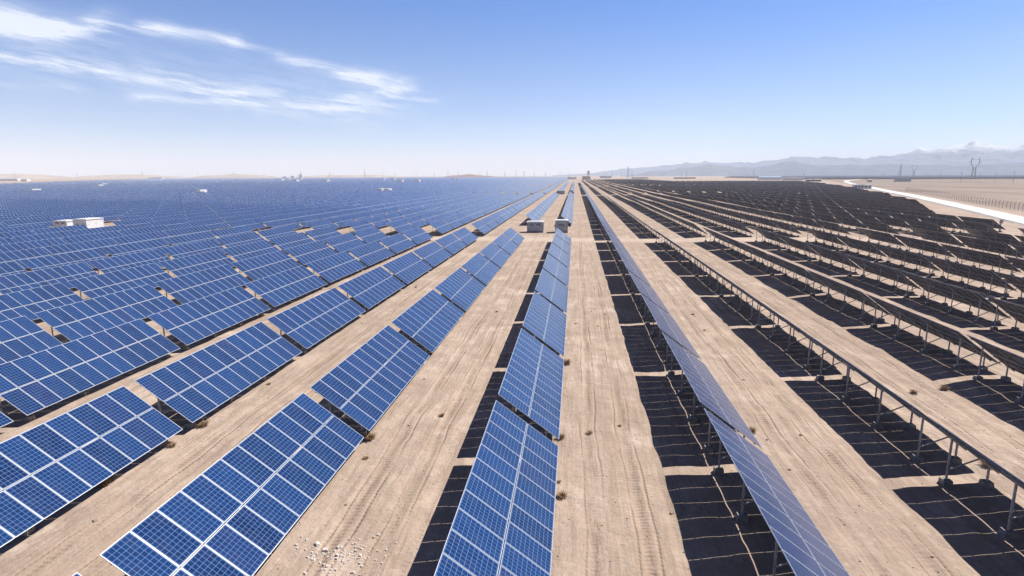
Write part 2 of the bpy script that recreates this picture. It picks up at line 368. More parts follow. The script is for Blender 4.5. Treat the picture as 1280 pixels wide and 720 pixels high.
for x in PURX: mb.box((x-.02, -TLEN/2+.02, -.066), (x+.02, TLEN/2-.02, -.020), 0, TP)
PURLINS = mb.mesh('purlins', [PURM])
FRY = (-4.95, -1.65, 1.65, 4.95)
def zr(x): return ZC-x/CT*ST-.12            # underside of the rafter above table x
RX, FX = -HX+.60, HX-.60
def rafter(mb, y): mb.box((-1.45, y-.03, -.125), (1.45, y+.03, -.067), 0, TP)
def rearp(mb, y): mb.bar((RX, y, .12), (RX, y, zr(RX)+.02), .062)
def frontp(mb, y): mb.bar((FX, y, .12), (FX, y, zr(FX)+.02), .062)
def brace(mb, y): mb.bar((RX+.02, y+.055, .55), (FX-.35, y+.055, zr(FX-.35)-.01), .045)
def foot(mb, x, y):
    V = np.array([[x-.2, y-.2, -.3], [x+.2, y-.2, -.3], [x+.2, y+.2, -.3], [x-.2, y+.2, -.3], [x-.16, y-.16, .2], [x+.16, y-.16, .2], [x+.16, y+.16, .2], [x-.16, y+.16, .2]])
    mb.raw(V, BOXQ, 1 if len(mb.V) else 0)
def one(f, name, mats):
    mb = MB(); f(mb); return mb.mesh(name, mats)
RAFTER = one(lambda m: rafter(m, 0), 'support_frame', [STEEL]); REAR = one(lambda m: rearp(m, 0), 'rear_post', [STEEL])
FRONT = one(lambda m: frontp(m, 0), 'front_post', [STEEL]); BRACE = one(lambda m: brace(m, 0), 'brace', [STEEL])
FOOTR = one(lambda m: foot(m, RX, 0), 'concrete_footing', [CONC]); FOOTF = one(lambda m: foot(m, FX, 0), 'concrete_footing', [CONC])
def whole_frame(m, y=0): rafter(m, y); rearp(m, y); frontp(m, y); brace(m, y); foot(m, RX, y); foot(m, FX, y)
SUPPORT = one(whole_frame, 'support_frame', [STEEL, CONC])
CLIPM = bpy.data.materials.new('x'); bpy.data.materials.remove(CLIPM)

Y1 = 11.786; PX = 8.55
ROWX = {}                                  # low-edge x of every row; 0 is the centre row
for i in range(-420, 140): ROWX[i] = -.52+PX*i
BLOCK = 9                                   # tables 1..8 of the near block end at the crossing track
def lim_left(y): return -760-.62*max(0, y-650) if y > 350 else -760
LIMR = np.array([(58, 0), (70, 60), (82, 115), (86, 129), (100, 172), (130, 237), (157, 307), (187, 399), (238, 560), (300, 800), (360, 1000), (430, 1300)])
def lim_right(y): return float(np.interp(y, LIMR[:, 0]*0+LIMR[:, 1], LIMR[:, 0]))
STATIONS = [  # x, y, size (w, d, h), variant
    (-8.3, 123.2, 'a'), (-2.75, 123.3, 'b'), (-8.3, 371.0, 'a'), (-2.75, 371.0, 'b')]
def station_at(u, v, kind): x, y = at(u, v); STATIONS.append((x, y, kind))
station_at(112.5, 289.5, 'c'); station_at(85, 287.5, 'd')
for (u, v) in ((44, 241.5), (252, 243), (485, 241.5), (476, 241.3), (125, 234.5), (370, 228.3), (408, 228.6), (501, 229), (522, 228.6), (352, 226.8), (130, 232.5),
               (492, 226.0), (479, 225.9), (361, 225.4), (376, 225.4), (567, 225), (572, 225)):
    station_at(u, v, 'e')
def blocked(x, y, ln):
    for sx, sy, k in STATIONS:
        m = 3.5 if k in 'ab' else (7 if k in 'cd' else 8)
        if k in 'ab': continue
        if abs(x-sx) < m and abs(y-sy) < m+ln/2: return True
    return False
cands = []; strips_ = []
def in_view(x, y, mx=.13):
    """is a ground point inside the picture widened by a margin"""
    d = np.array([x, y, -CAMZ+1]); dd = d@fw
    if dd < 2: return False
    u = F*(d@rt)/dd/640
    return abs(u) < 1+mx+14/dd
def yblocks(i):
    """y intervals of tables in this row"""
    out = []; y = Y1-TPITCH
    special = i in (0, -1)
    segs = [(Y1-TPITCH, 8+1)]
    yy = Y1-TPITCH
    for k in range(9): out.append((k, yy+k*TPITCH, 'near'))
    start = {0: 137.5, -1: 139.0, 1: 108.6}.get(i, 112.6)
    k = 0
    stop = 350.5
    while start+k*TPITCH+TLEN < stop: out.append((k, start+k*TPITCH, 'mid')); k += 1
    start = {0: 384, -1: 385}.get(i, 358.5); k = 0
    while start+k*TPITCH+TLEN < 600: out.append((k, start+k*TPITCH, 'far')); k += 1
    return out
for i, xl in ROWX.items():
    xc = xl-HX
    for k, y0, blk in yblocks(i):
        yc = y0+TLEN/2
        if xl > lim_right(yc)-1 or xc < lim_left(yc): continue
        if not in_view(xc, yc): continue
        if blocked(xc, yc, TLEN): continue
        # a few empty bays, as in the photograph
        if i > 6 and hash((i*7919+k*104729+(blk == 'mid'))) % 90 == 0 and blk != 'near': continue
        cands.append([i, k, blk, xc, yc])
    # beyond: long strips
    y = 608.0; n = 0
    while y < 3050:
        ln = 36.0 if y < 1100 else 118.0
        yc = y+ln/2
        ok = xl < lim_right(yc)-1 and xc > lim_left(yc) and in_view(xc, yc)
        if xl > 4 and yc > (1300 if xl < 150 else 900): ok = False
        if i in (0, -1, 1) and yc > 900: ok = False
        if ok and not blocked(xc, yc, ln): strips_.append((xc, yc, ln))
        y += ln+(.7 if n % 6 else 7.5); n += 1
# score by size in the picture
def corners(xc, yc, h):
    return np.array([[xc+sx*HX, yc+sy*TLEN/2, h+z] for sx in (-1, 1) for sy in (-1, 1) for z in ((.1, LZ+SW*ST) if sx < 0 else (.1, LZ))])
scored = []
for c_ in cands:
    h = float(terrain(c_[3], c_[4])); pr = proj(corners(c_[3], c_[4], h))
    if pr[:, 2].min() < 1: c_.append(0); scored.append(c_); continue
    u0_, u1_ = np.clip([pr[:, 0].min(), pr[:, 0].max()], 0, 1280); v0_, v1_ = np.clip([pr[:, 1].min(), pr[:, 1].max()], 0, 720)
    top = pr[[j for j in range(len(pr)) if j % 2 == 1]]      # panel corners only
    inside = ((pr[:, 0] > 6) & (pr[:, 0] < 1274) & (pr[:, 1] > 0) & (pr[:, 1] < 712)).any()
    c_.append(max(0, (u1_-u0_)*(v1_-v0_)) if inside else 0); scored.append(c_)
scored.sort(key=lambda c_: -c_[5])
single = [c_ for c_ in scored if c_[5] > 3][:298]; rest = scored[len(single):]
print('tables', len(cands), 'single', len(single), 'strips', len(strips_))
ORD = 'first second third fourth fifth sixth seventh eighth ninth tenth eleventh twelfth thirteenth fourteenth fifteenth sixteenth seventeenth eighteenth nineteenth twentieth'.split()
def ordw(n): return ORD[n-1] if n <= 20 else str(n)+('st' if n % 10 == 1 else 'nd' if n % 10 == 2 else 'rd' if n % 10 == 3 else 'th')
order = {}
for c_ in sorted(single, key=lambda c_: c_[4]):
    key = (c_[0], c_[2]); order[key] = order.get(key, 0)+1; c_.append(order[key])
def table_label(i, blk, n):
    near = 'from the camera' if blk == 'near' else 'past the crossing track'
    if i == 0: return f'blue solar table, {ordw(n)} {near}, in the centre row'
    if i < 0: return f'blue solar table, {ordw(n)} {near}, {ordw(-i)} row left of the centre row'
    if i == 1: return f'slim blue solar table, {ordw(n)} {near}, blue row beside the dark rows'
    return f'dark-backed solar table, {ordw(n)} {near}, {ordw(i-1)} dark row from the blue'
def place(xc, yc, jit=True):
    ha = float(terrain(xc, yc-TLEN/2)); hb = float(terrain(xc, yc+TLEN/2))
    s = math.atan2(hb-ha, TLEN); j = (hash((round(xc*10), round(yc*10))) % 1000/1000-.5)*.015 if jit else 0
    return ((xc, yc, (ha+hb)/2+j), (s, 0, 0))
single.sort(key=lambda c_: -c_[5])
N_FULL = 48
for n_, c_ in enumerate(single):
    i, k, blk, xc, yc, a_, num = c_
    loc, rot = place(xc, yc)
    root = link('solar_table', None, None, loc, rot); root.empty_display_size = .5
    tag(root, table_label(i, blk, num), 'solar panel', 'tilted solar tables set out in long rows')
    full = n_ < N_FULL or (i >= 2 and yc < 60)
    if full:
        for (cx, cy_) in MODPOS:
            V = TP(np.array([[cx, cy_, 0]]))[0]
            link('solar_module', MODULE, root, tuple(V), (0, TILT, 0))
        for x in PURX:
            V = TP(np.array([[x, 0, -.054]]))[0]; link('purlin', PURLIN, root, tuple(V), (0, TILT, 0))
        for y in FRY:
            fr = link('support_frame', RAFTER, root, (0, y, 0))
            link('rear_post', REAR, fr); link('front_post', FRONT, fr); link('brace', BRACE, fr)
            link('concrete_footing', FOOTR, fr); link('concrete_footing', FOOTF, fr)
    else:
        link('panel_array', ARRAY, root)
        if a_ > 500:
            link('purlins', PURLINS, root)
        for y in FRY: link('support_frame', SUPPORT, root, (0, y, 0))

# the rest of the field as one mass
def slabs(cx, cy_, hz, sl, ln, nmod):
    """vectorised thin tilted slabs with uv"""
    n = len(cx); hl = ln/2; th = .04
    L8 = np.array([[-SW/2, -1, -th], [SW/2, -1, -th], [SW/2, 1, -th], [-SW/2, 1, -th], [-SW/2, -1, 0.012], [SW/2, -1, .012], [SW/2, 1, .012], [-SW/2, 1, .012]])
    V = np.zeros((n, 8, 3)); x = L8[:, 0]; z = L8[:, 2]
    V[:, :, 0] = cx[:, None]+(x*CT+z*ST); V[:, :, 1] = cy_[:, None]+L8[:, 1]*hl[:, None]
    V[:, :, 2] = hz[:, None]+ZC-x*ST+z*CT+L8[:, 1]*hl[:, None]*sl[:, None]
    Q = BOXQ[None]+np.arange(n)[:, None, None]*8
    uv = np.zeros((n, 6, 4, 2)); uc = L8[:, 1]; vc = x/SW
    for f_ in range(6):
        for j in range(4):
            vi = BOXQ[f_, j]; uv[:, f_, j, 0] = np.where(uc[vi] < 0, 0.0, nmod); uv[:, f_, j, 1] = (vc[vi]+.5)*2
    off = rng.integers(0, 500, n)*13.0; uv[:, :, :, 0] += off[:, None, None]
    return V.reshape(-1, 3), Q.reshape(-1, 4), np.tile([1, 0, 2, 2, 2, 2], n), uv.reshape(-1, 4, 2)
S = MB()
arr = np.array([(c_[3], c_[4]) for c_ in rest]); ha = terrain(arr[:, 0], arr[:, 1]-TLEN/2); hb = terrain(arr[:, 0], arr[:, 1]+TLEN/2)
jz = rng.uniform(-.04, .04, len(arr))
V, Q, mi, uv = slabs(arr[:, 0], arr[:, 1], (ha+hb)/2+jz, (hb-ha)/TLEN, np.full(len(arr), TLEN), 11)
S.raw(V, Q, mi, uv)
# legs of those within sight
fm = MB(); whole_frame(fm); FV = np.concatenate(fm.V); FQ = np.concatenate(fm.Q); FM = np.where(np.concatenate(fm.mi) == 1, 4, 3)
near = np.hypot(arr[:, 0], arr[:, 1]) < 260
pos = np.concatenate([np.column_stack([arr[near, 0], arr[near, 1]+y, ((ha+hb)/2+jz)[near]+y*((hb-ha)/TLEN)[near]]) for y in FRY])
V = (FV[None]+pos[:, None, :]).reshape(-1, 3); Q = (FQ[None]+np.arange(len(pos))[:, None, None]*len(FV)).reshape(-1, 4)
S.raw(V, Q, np.tile(FM, len(pos)))
st = np.array(strips_); ha = terrain(st[:, 0], st[:, 1]-st[:, 2]/2); hb = terrain(st[:, 0], st[:, 1]+st[:, 2]/2)
V, Q, mi, uv = slabs(st[:, 0], st[:, 1], (ha+hb)/2+.1, (hb-ha)/st[:, 2], st[:, 2], 1); uv[..., 0] *= 1
k_ = np.repeat(st[:, 2]/(MW+GAPW), 6)[:, None]; uv[..., 0] = np.where(uv[..., 0] % 13 > .5, k_, 0.0)
S.raw(V, Q, mi, uv)
# dark field on the far side of the plain, seen from behind
fs = []
for i in range(60, 620):
    xl = PX*i; y = 1330.0
    while y < 5200:
        if in_view(xl, y+100, .1) and xl > 330+.28*(y-1300): fs.append((xl, y+95, 190.0))
        y += 197
fs = np.array(fs); h_ = terrain(fs[:, 0], fs[:, 1])
V, Q, mi, uv = slabs(fs[:, 0], fs[:, 1], h_+.8, h_*0, fs[:, 2], 188); S.raw(V, Q, mi, uv)
tag(link('distant_solar_tables', S.mesh('distant_solar_tables', [PANEL, BACK, ALU, STEEL, CONC])),
    'mass of far solar tables filling the plain out to the skyline', 'solar field', kind='stuff')
print('far strips', len(fs))

# ------------------------------------------------------------------ transformer cabins
WHITE = worn('white_painted_steel', (.74, .74, .74), (.60, .59, .58), .5, 0, 1.5, .003)
GREYP = worn('grey_painted_steel', (.40, .41, .44), (.30, .31, .33), .5, .1, 2, .003)
DARK = worn('dark_louvre', (.06, .06, .07), (.10, .10, .10), .6)
BLUEROOF = worn('blue_sheet_roof', (.18, .30, .46), (.14, .24, .40), .5, 0, 1)
TAN = worn('tan_render', (.50, .42, .34), (.38, .31, .25), .85, 0, .5)
def cabin(w_, d_, h_, body, roofm, nd=2):
    """returns meshes of the body, roof, doors and plinth of a metal cabin"""
    out = {}
    m = MB(); m.box((-w_/2, -d_/2, .25), (w_/2, d_/2, h_))
    for sx in (-1, 1):
        for sy in (-1, 1): m.box((sx*w_/2-.05, sy*d_/2-.05, .25), (sx*w_/2+.05, sy*d_/2+.05, h_-.01))
    for k in range(int(d_/.6)):                                  # ribs down the long sides
        y = -d_/2+.35+k*.6
        for sx in (-1, 1): m.box((sx*w_/2-.02, y-.03, .4), (sx*w_/2+.02, y+.03, h_-.15))
    out['body'] = m.mesh('cabin_body', [body])
    m = MB(); m.box((-w_/2-.14, -d_/2-.14, h_), (w_/2+.14, d_/2+.14, h_+.12)); m.box((-w_/2+.2, -d_/2+.2, h_+.12), (w_/2-.2, d_/2-.2, h_+.2)); out['roof'] = m.mesh('cabin_roof', [roofm])
    m = MB(); m.box((-w_/2-.1, -d_/2-.1, -.4), (w_/2+.1, d_/2+.1, .25)); out['plinth'] = m.mesh('cabin_plinth', [CONC])
    dw = (w_-.4)/nd; m = MB(); m.box((-dw/2+.03, -.03, .35), (dw/2-.03, .03, h_-.2))
    m.box((dw/2-.16, -.07, 1.15), (dw/2-.12, -.03, 1.35)); out['door'] = m.mesh('cabin_door', [body]); out['dw'] = dw
    m = MB()
    for k in range(6): m.box((-dw*.3, -.05, 1.45+k*.08), (dw*.3, -.03, 1.49+k*.08))
    out['louvre'] = m.mesh('cabin_louvre', [DARK]); out['nd'] = nd; out['d'] = d_; out['w'] = w_
    return out
CAB = {'a': cabin(3.3, 2.4, 2.15, GREYP, WHITE, 2), 'b': cabin(2.5, 2.6, 2.5, GREYP, WHITE, 1), 'c': cabin(3.0, 4.6, 2.7, WHITE, WHITE, 2), 'd': cabin(3.2, 3.6, 2.0, WHITE, WHITE, 2), 'e': cabin(3.6, 7.0, 3.0, WHITE, WHITE, 2)}
slabels = {0: 'grey wide cabin with white roof on the track between blue rows', 1: 'narrow grey cabin with white roof behind the end of the centre row',
           2: 'small far grey cabin beyond the second block left of the centre row', 3: 'small far narrow cabin in line with the centre row',
           4: 'tall white cabin standing among the blue rows at left', 5: 'low white cabin beside the tall one among the blue rows',
           6: 'small white cabin in the far blue field at far left', 7: 'small white cabin with dark side in the blue field below the sand hills',
           8: 'white cabin, nearer the centre, of a close pair in the far blue field', 9: 'white cabin, farther from the centre, of a close pair in the far blue field'}
for n_, (x, y, k) in enumerate(STATIONS):
    c_ = CAB[k]; h = float(terrain(x, y)); root = link('equipment_cabin', None, None, (x, y, h))
    tag(root, slabels.get(n_, 'tiny white cabin showing as a speck in the farthest blue rows'), 'cabin', 'white and grey cabins among the solar rows')
    if k == 'e' and y > 700: root.scale = (2.0, 1.6, 1.7)
    bo = link('body', c_['body'], root); link('roof', c_['roof'], root); link('plinth', c_['plinth'], root)
    if n_ < 10:
        for j in range(c_['nd']):
            dx = -c_['w']/2+.2+c_['dw']*(j+.5)
            dr = link('door', c_['door'], root, (dx, -c_['d']/2-.03, 0)); link('louvre', c_['louvre'], dr)

# ------------------------------------------------------------------ pylons and poles
LAT = worn('weathered_lattice_steel', (.24, .25, .28), (.17, .18, .20), .6, .3)
def lattice(m, p0, p1, w0, w1, n, t):
    p0 = np.array(p0, float); p1 = np.array(p1, float)
    def ring(s): c_ = p0+(p1-p0)*s; w_ = (w0+(w1-w0)*s)/2; return [c_+np.array([a*w_, e*w_, 0]) for a, e in ((-1, -1), (1, -1), (1, 1), (-1, 1))]
    for k in range(n):
        A_, B_ = ring(k/n), ring((k+1)/n)
        for j in range(4):
            m.bar(A_[j], B_[j], t); m.bar(A_[j], B_[(j+1) % 4], t*.6); m.bar(A_[(j+1) % 4], B_[j], t*.6); m.bar(B_[j], B_[(j+1) % 4], t*.5)
def pylon_arm(H=45.0, t=.28):
    m = MB(); lattice(m, (0, 0, 0), (0, 0, H*.62), 8, 2.4, 7, t); lattice(m, (0, 0, H*.62), (0, 0, H), 2.4, .6, 5, t*.8)
    a = MB()
    for z, L in ((H*.66, 8), (H*.78, 6.5), (H*.9, 5)):
        for s in (-1, 1):
            a.bar((s*.6, .6, z), (s*L, 0, z+.3), t*.8); a.bar((s*.6, -.6, z), (s*L, 0, z+.3), t*.8); a.bar((s*.6, 0, z+2), (s*L, 0, z+.3), t*.6)
            a.bar((s*L, 0, z+.3), (s*L, 0, z-2.2), .25)
    return m.mesh('pylon_mast', [LAT]), a.mesh('cross_arm', [LAT])
def pylon_cat(H=45.0, t=.38):
    """cat-head pylon: narrow waist, open ring-like head"""
    m = MB(); lattice(m, (-3.6, 0, 0), (-2.4, 0, H*.54), 2.2, 1.2, 8, t*.6); lattice(m, (3.6, 0, 0), (2.4, 0, H*.54), 2.2, 1.2, 8, t*.6)
    for z in (.15, .3, .45): m.bar((-2.2, 0, H*z), (2.2, 0, H*z), t*.5)
    a = MB(); pts = [(2.2, .54), (7.5, .68), (8.8, .82), (7.6, .95), (3.5, .90), (0, .90)]
    for s in (-1, 1):
        for (x0, z0), (x1, z1) in zip(pts, pts[1:]):
            for dy in (-.7, .7): a.bar((s*x0, dy, z0*H), (s*x1, dy, z1*H), t)
            a.bar((s*x0, -.7, z0*H), (s*x1, .7, z1*H), t*.6); a.bar((s*x0, .7, z0*H), (s*x1, -.7, z1*H), t*.6)
        a.bar((s*7.6, 0, .95*H), (s*9.5, 0, 1.0*H), t); a.bar((s*9.5, 0, .8*H), (s*12.5, 0, .82*H), t)
        a.bar((s*12.5, 0, .82*H), (s*12.5, 0, .75*H), .3)
    a.bar((-2.6, 0, .54*H), (2.6, 0, .54*H), t)
    return m.mesh('pylon_legs', [LAT]), a.mesh('pylon_head', [LAT])
def pole():
    m = MB(); m.bar((0, 0, -1), (0, 0, 16), .45, n=6, r2=.6); a = MB(); a.bar((-1.6, 0, 14.8), (1.6, 0, 14.8), .22); a.bar((-1.1, 0, 13.4), (1.1, 0, 13.4), .2)
    for x in (-1.5, -.6, .6, 1.5): a.bar((x, 0, 14.9), (x, 0, 15.4), .14)
    return m.mesh('pole_shaft', [LAT]), a.mesh('cross_arm', [LAT])
PA, PC, PP = pylon_arm(), pylon_cat(), pole()
def put(kind, u, Y, s, label, group, rot=0.0):
    x, y = at_y(u, Y); nm = {'a': 'lattice_pylon', 'c': 'ring_head_pylon', 'p': 'utility_pole'}[kind]; ms = {'a': PA, 'c': PC, 'p': PP}[kind]
    root = link(nm, None, None, (x, y, float(terrain(x, y))-.2), (0, 0, rot)); root.scale = (s, s, s)
    tag(root, label, 'pylon' if kind != 'p' else 'utility pole', group)
    link({'a': 'mast', 'c': 'legs', 'p': 'shaft'}[kind], ms[0], root); link('cross_arm' if kind != 'c' else 'head', ms[1], root)
put('c', 1217, 1330, 1.0, 'large grey pylon with open ring-shaped head before the snowy mountains', None, .1)
put('c', 1142, 2250, 1.0, 'smaller ring-headed pylon left of the large one before the mountains', None, .1)
put('c', 1005, 3300, .95, 'small faint ring-headed pylon above the white low buildings', None, .15)
put('a', 1125, 1900, .95, 'slim cross-armed pylon beside the small blue-grey building on the plain', None, .5)
put('a', 785, 2300, .98, 'tallest lattice pylon of the cluster behind the dark rows', None, .6)
pr_ = random.Random(11)
for u, Y, s in [(18, 3300, .9), (96, 3900, 1), (178, 3400, 1.05), (292, 3800, 1), (412, 3500, .9), (456, 2900, 1.15), (478, 3600, .8), (494, 3900, .9), (520, 4200, 1), (543, 3900, .8), (560, 3000, 1.0), (573, 3800, .9),
                (600, 4000, .9), (609, 3500, 1.0), (631, 3700, 1.0), (645, 3100, 1.05), (655, 3300, .9), (668, 3900, .9), (372, 3500, .9), (376, 3300, 1.1), (247, 4200, .9), (140, 4300, .9), (60, 4200, .8), (330, 4300, .8), (223, 4400, .8), (682, 3600, .8), (700, 4200, .9), (712, 4100, .9)]:
    put('a', u, Y, s*.92, 'thin lattice pylon far off on the hazy skyline behind the blue field', 'pylons on the skyline behind the blue field', pr_.uniform(0, 3))
for u, Y, s in [(748, 4100, .8), (765, 3900, .9), (777, 3500, .9), (790, 2900, .8), (812, 4000, .8), (830, 4200, .8), (852, 3500, .9), (858, 3400, .9), (912, 4300, .9), (942, 2900, .9), (985, 4200, .8), (1040, 4200, .8), (1062, 4300, .9), (1085, 4300, .8), (1107, 4400, .9), (1172, 4400, 1), (1240, 4200, .9), (1262, 4400, .9)]:
    put('a', u, Y, s*.9, 'thin lattice pylon far off on the skyline behind the dark rows and plain', 'pylons on the skyline behind the dark rows', pr_.uniform(0, 3))
for u, Y in [(1202, 830), (1268, 760), (1245, 880), (1225, 1000), (1176, 1150), (1105, 1250), (1082, 1300)]:
    put('p', u, Y, .85, 'thin dark utility pole on the brown plain beyond the white road', 'utility poles across the brown plain', .4)

# ------------------------------------------------------------------ far buildings
def building(name, u, Y, w_, d_, h_, wallm, roofm, label, cat, gable=0.0, nwin=6, rot=0.0):
    x, y = at_y(u, Y); root = link(name, None, None, (x, y, float(terrain(x, y))-.1), (0, 0, rot)); tag(root, label, cat)
    m = MB(); m.box((-w_/2, -d_/2, -1), (w_/2, d_/2, h_)); link('wall', m.mesh('wall', [wallm]), root)
    m = MB(); e = .4
    if gable:
        V = np.array([[-w_/2-e, -d_/2-e, h_+.02], [w_/2+e, -d_/2-e, h_+.02], [w_/2+e, d_/2+e, h_+.02], [-w_/2-e, d_/2+e, h_+.02], [-w_/2-e, -.05, h_+gable], [w_/2+e, -.05, h_+gable], [w_/2+e, .05, h_+gable], [-w_/2-e, .05, h_+gable]])
        m.raw(V, BOXQ)
    else: m.box((-w_/2-e, -d_/2-e, h_+.01), (w_/2+e, d_/2+e, h_+.5))
    link('roof', m.mesh('roof', [roofm]), root)
    m = MB(); m.box((-.8, -.06, 0), (.8, 0.03, 1.5)); wm = m.mesh('window', [DARK])
    for k in range(nwin): link('window', wm, root, (-w_/2+w_*(k+.5)/nwin, -d_/2-.03, h_*.35))
building('long_shed', 962, 1330, 46, 14, 6, WHITE, BLUEROOF, 'long white building with blue roof at the far edge of the dark rows', 'building', 2.5, 8)
building('low_building', 992, 1250, 40, 12, 5, WHITE, WHITE, 'flat-roofed white building right of the blue-roofed one on the far edge', 'building', 0, 8)
building('dark_shed', 1012, 1000, 9, 6, 3.4, DARK, GREYP, 'dark shed, left one of two, where the white road starts', 'shed', .8, 1)
building('dark_shed', 1022, 1000, 11, 6, 3.4, DARK, GREYP, 'dark shed, right one of two, where the white road starts', 'shed', .8, 1)
building('utility_building', 1129, 960, 20, 9, 5, GREYP, BLUEROOF, 'small blue-grey building standing alone on the brown plain', 'building', 0, 5)
building('small_hut', 1088, 930, 5, 4, 3, TAN, DARK, 'tiny dark hut alone on the brown plain left of the grey building', 'hut', 1.2, 1)
building('white_cabin', 1074, 500, 7, 4, 3, WHITE, WHITE, 'white cabin at the road edge of the dark rows, left of a pair', 'cabin', 0, 3)
building('white_cabin', 1085, 500, 6, 4, 2.6, WHITE, WHITE, 'white cabin at the road edge of the dark rows, right of a pair', 'cabin', 0, 2)
building('low_building', 757, 2300, 44, 12, 7, GREYP, BLUEROOF, 'long blue-grey building on the skyline past the end of the blue rows', 'building', 0, 8)
building('works_building', 733, 1500, 20, 12, 9, TAN, TAN, 'tan works building where the centre aisle meets the skyline', 'building', 2, 4)
building('works_tower', 735.5, 1520, 5, 5, 19, TAN, DARK, 'brown narrow tower above the tan works at the vanishing point', 'tower', 3, 1)
building('works_building', 715, 1700, 26, 12, 6, WHITE, WHITE, 'pale low works left of the tower at the vanishing point', 'building', 0, 4)
building('low_building', 856, 1750, 60, 10, 4, TAN, WHITE, 'very long pale building behind the dark rows under the mountains', 'building', 0, 8)
building('low_building', 800, 1900, 50, 10, 4, TAN, WHITE, 'long pale building behind the dark rows near the tall pylon', 'building', 0, 8)
building('storage_tank_house', 376, 2950, 16, 10, 20, WHITE, WHITE, 'tall white plant building, far beyond the blue field, right of a cluster', 'building', 0, 2)
building('white_plant_building', 366, 2950, 20, 12, 12, WHITE, WHITE, 'low white plant building in the middle of the far white cluster', 'building', 0, 3)
building('white_plant_building', 356, 2950, 24, 12, 9, WHITE, WHITE, 'low white plant building, left end of the far white cluster', 'building', 0, 3)
building('white_shed', 195, 3000, 80, 20, 8, WHITE, WHITE, 'long white shed at the foot of the left sand hills', 'building', 1, 4)
building('white_shed', 12, 1700, 70, 20, 7, WHITE, WHITE, 'long white shed at the far left edge beyond the blue field', 'building', 1, 4)
building('white_shed', 31, 1500, 18, 12, 6, WHITE, WHITE, 'short white shed beside the long one at far left', 'building', 1, 2)

# ------------------------------------------------------------------ fence, marker
def fence():
    root = link('wire_fence', None, None, (110, 160, 0)); tag(root, 'wire fence on dark posts along the far side of the white road', 'fence')
    m = MB(); m.bar((0, 0, -.4), (0, 0, 2.3), .09); m.bar((0, 0, 2.3), (.35, 0, 2.65), .1); pm = m.mesh('post', [LAT])
    seg = np.hypot(*np.diff(RC, axis=0).T); cum = np.concatenate([[0], np.cumsum(seg)]); pts = []
    s = 60.0
    while s < 700 and len(pts) < 98:
        x = np.interp(s, cum, RC[:, 0]); y = np.interp(s, cum, RC[:, 1]); n0 = np.interp(s, cum, NOR[:, 0]); n1 = np.interp(s, cum, NOR[:, 1])
        x += n0*11; y += n1*11; pts.append((x, y, float(terrain(x, y)))); s += 4.5
    for q in pts: link('post', pm, root, (q[0]-110, q[1]-160, q[2]))
    m = MB()
    for a, c_ in zip(pts, pts[1:]):
        for z in (.5, 1.1, 1.7, 2.2): m.bar((a[0]-110, a[1]-160, a[2]+z), (c_[0]-110, c_[1]-160, c_[2]+z), .03)
    link('wire', m.mesh('wire', [LAT]), root)
fence()
x, y = at(1249, 291); root = link('marker_post', None, None, (x, y, float(terrain(x, y)))); tag(root, 'short dark marker post with small box beside the white road', 'post')
m = MB(); m.bar((0, 0, -.3), (0, 0, 2.2), .16); link('shaft', m.mesh('shaft', [LAT]), root)
m = MB(); m.box((-.32, -.2, 1.5), (.32, -.08, 2.3)); link('box', m.mesh('box', [TAN]), root)

# ------------------------------------------------------------------ hills
SAND = worn('pale_hill_sand', (.46, .37, .29), (.36, .27, .20), .95, 0, .01)
REDS = worn('reddish_hill_earth', (.22, .12, .085), (.30, .18, .13), .95, 0, .01)
def hill(u0_, u1_, Y, h_, m, seed, label=None):
    xa, _ = at_y(u0_, Y); xb, _ = at_y(u1_, Y); W2 = (xb-xa)/2; D2 = max(150, W2*.5); n = 60; k = 24
    a = np.linspace(-1.15, 1.15, n); e = np.linspace(-1.15, 1.15, k); A_, E_ = np.meshgrid(a, e)
    r = np.sqrt(A_**2+E_**2); prof = np.sqrt(np.clip(1-sst(r, .1, 1.12), 0, 1)); nz = fbm(A_*3+seed*5, E_*3, seed, 4)
    Z_ = h_*prof*(.55+.9*nz)-1.5*sst(r, .9, 1.1)-.5
    V = np.stack([(xa+xb)/2+A_*W2, Y+E_*D2, Z_], -1).reshape(-1, 3); ii = np.arange(n*k).reshape(k, n)
    Q = np.stack([ii[:-1, :-1], ii[:-1, 1:], ii[1:, 1:], ii[1:, :-1]], -1).reshape(-1, 4)
    tag(link('hill', mesh_np('hill', V, Q, [m], smooth=True)), kind='structure')
hill(-60, 95, 3500, 26, SAND, 1); hill(85, 235, 3500, 22, SAND, 2); hill(240, 350, 3350, 24, SAND, 3); hill(360, 520, 3900, 18, SAND, 4)
hill(552, 620, 3250, 15, REDS, 5); hill(-300, -40, 3400, 34, SAND, 6)

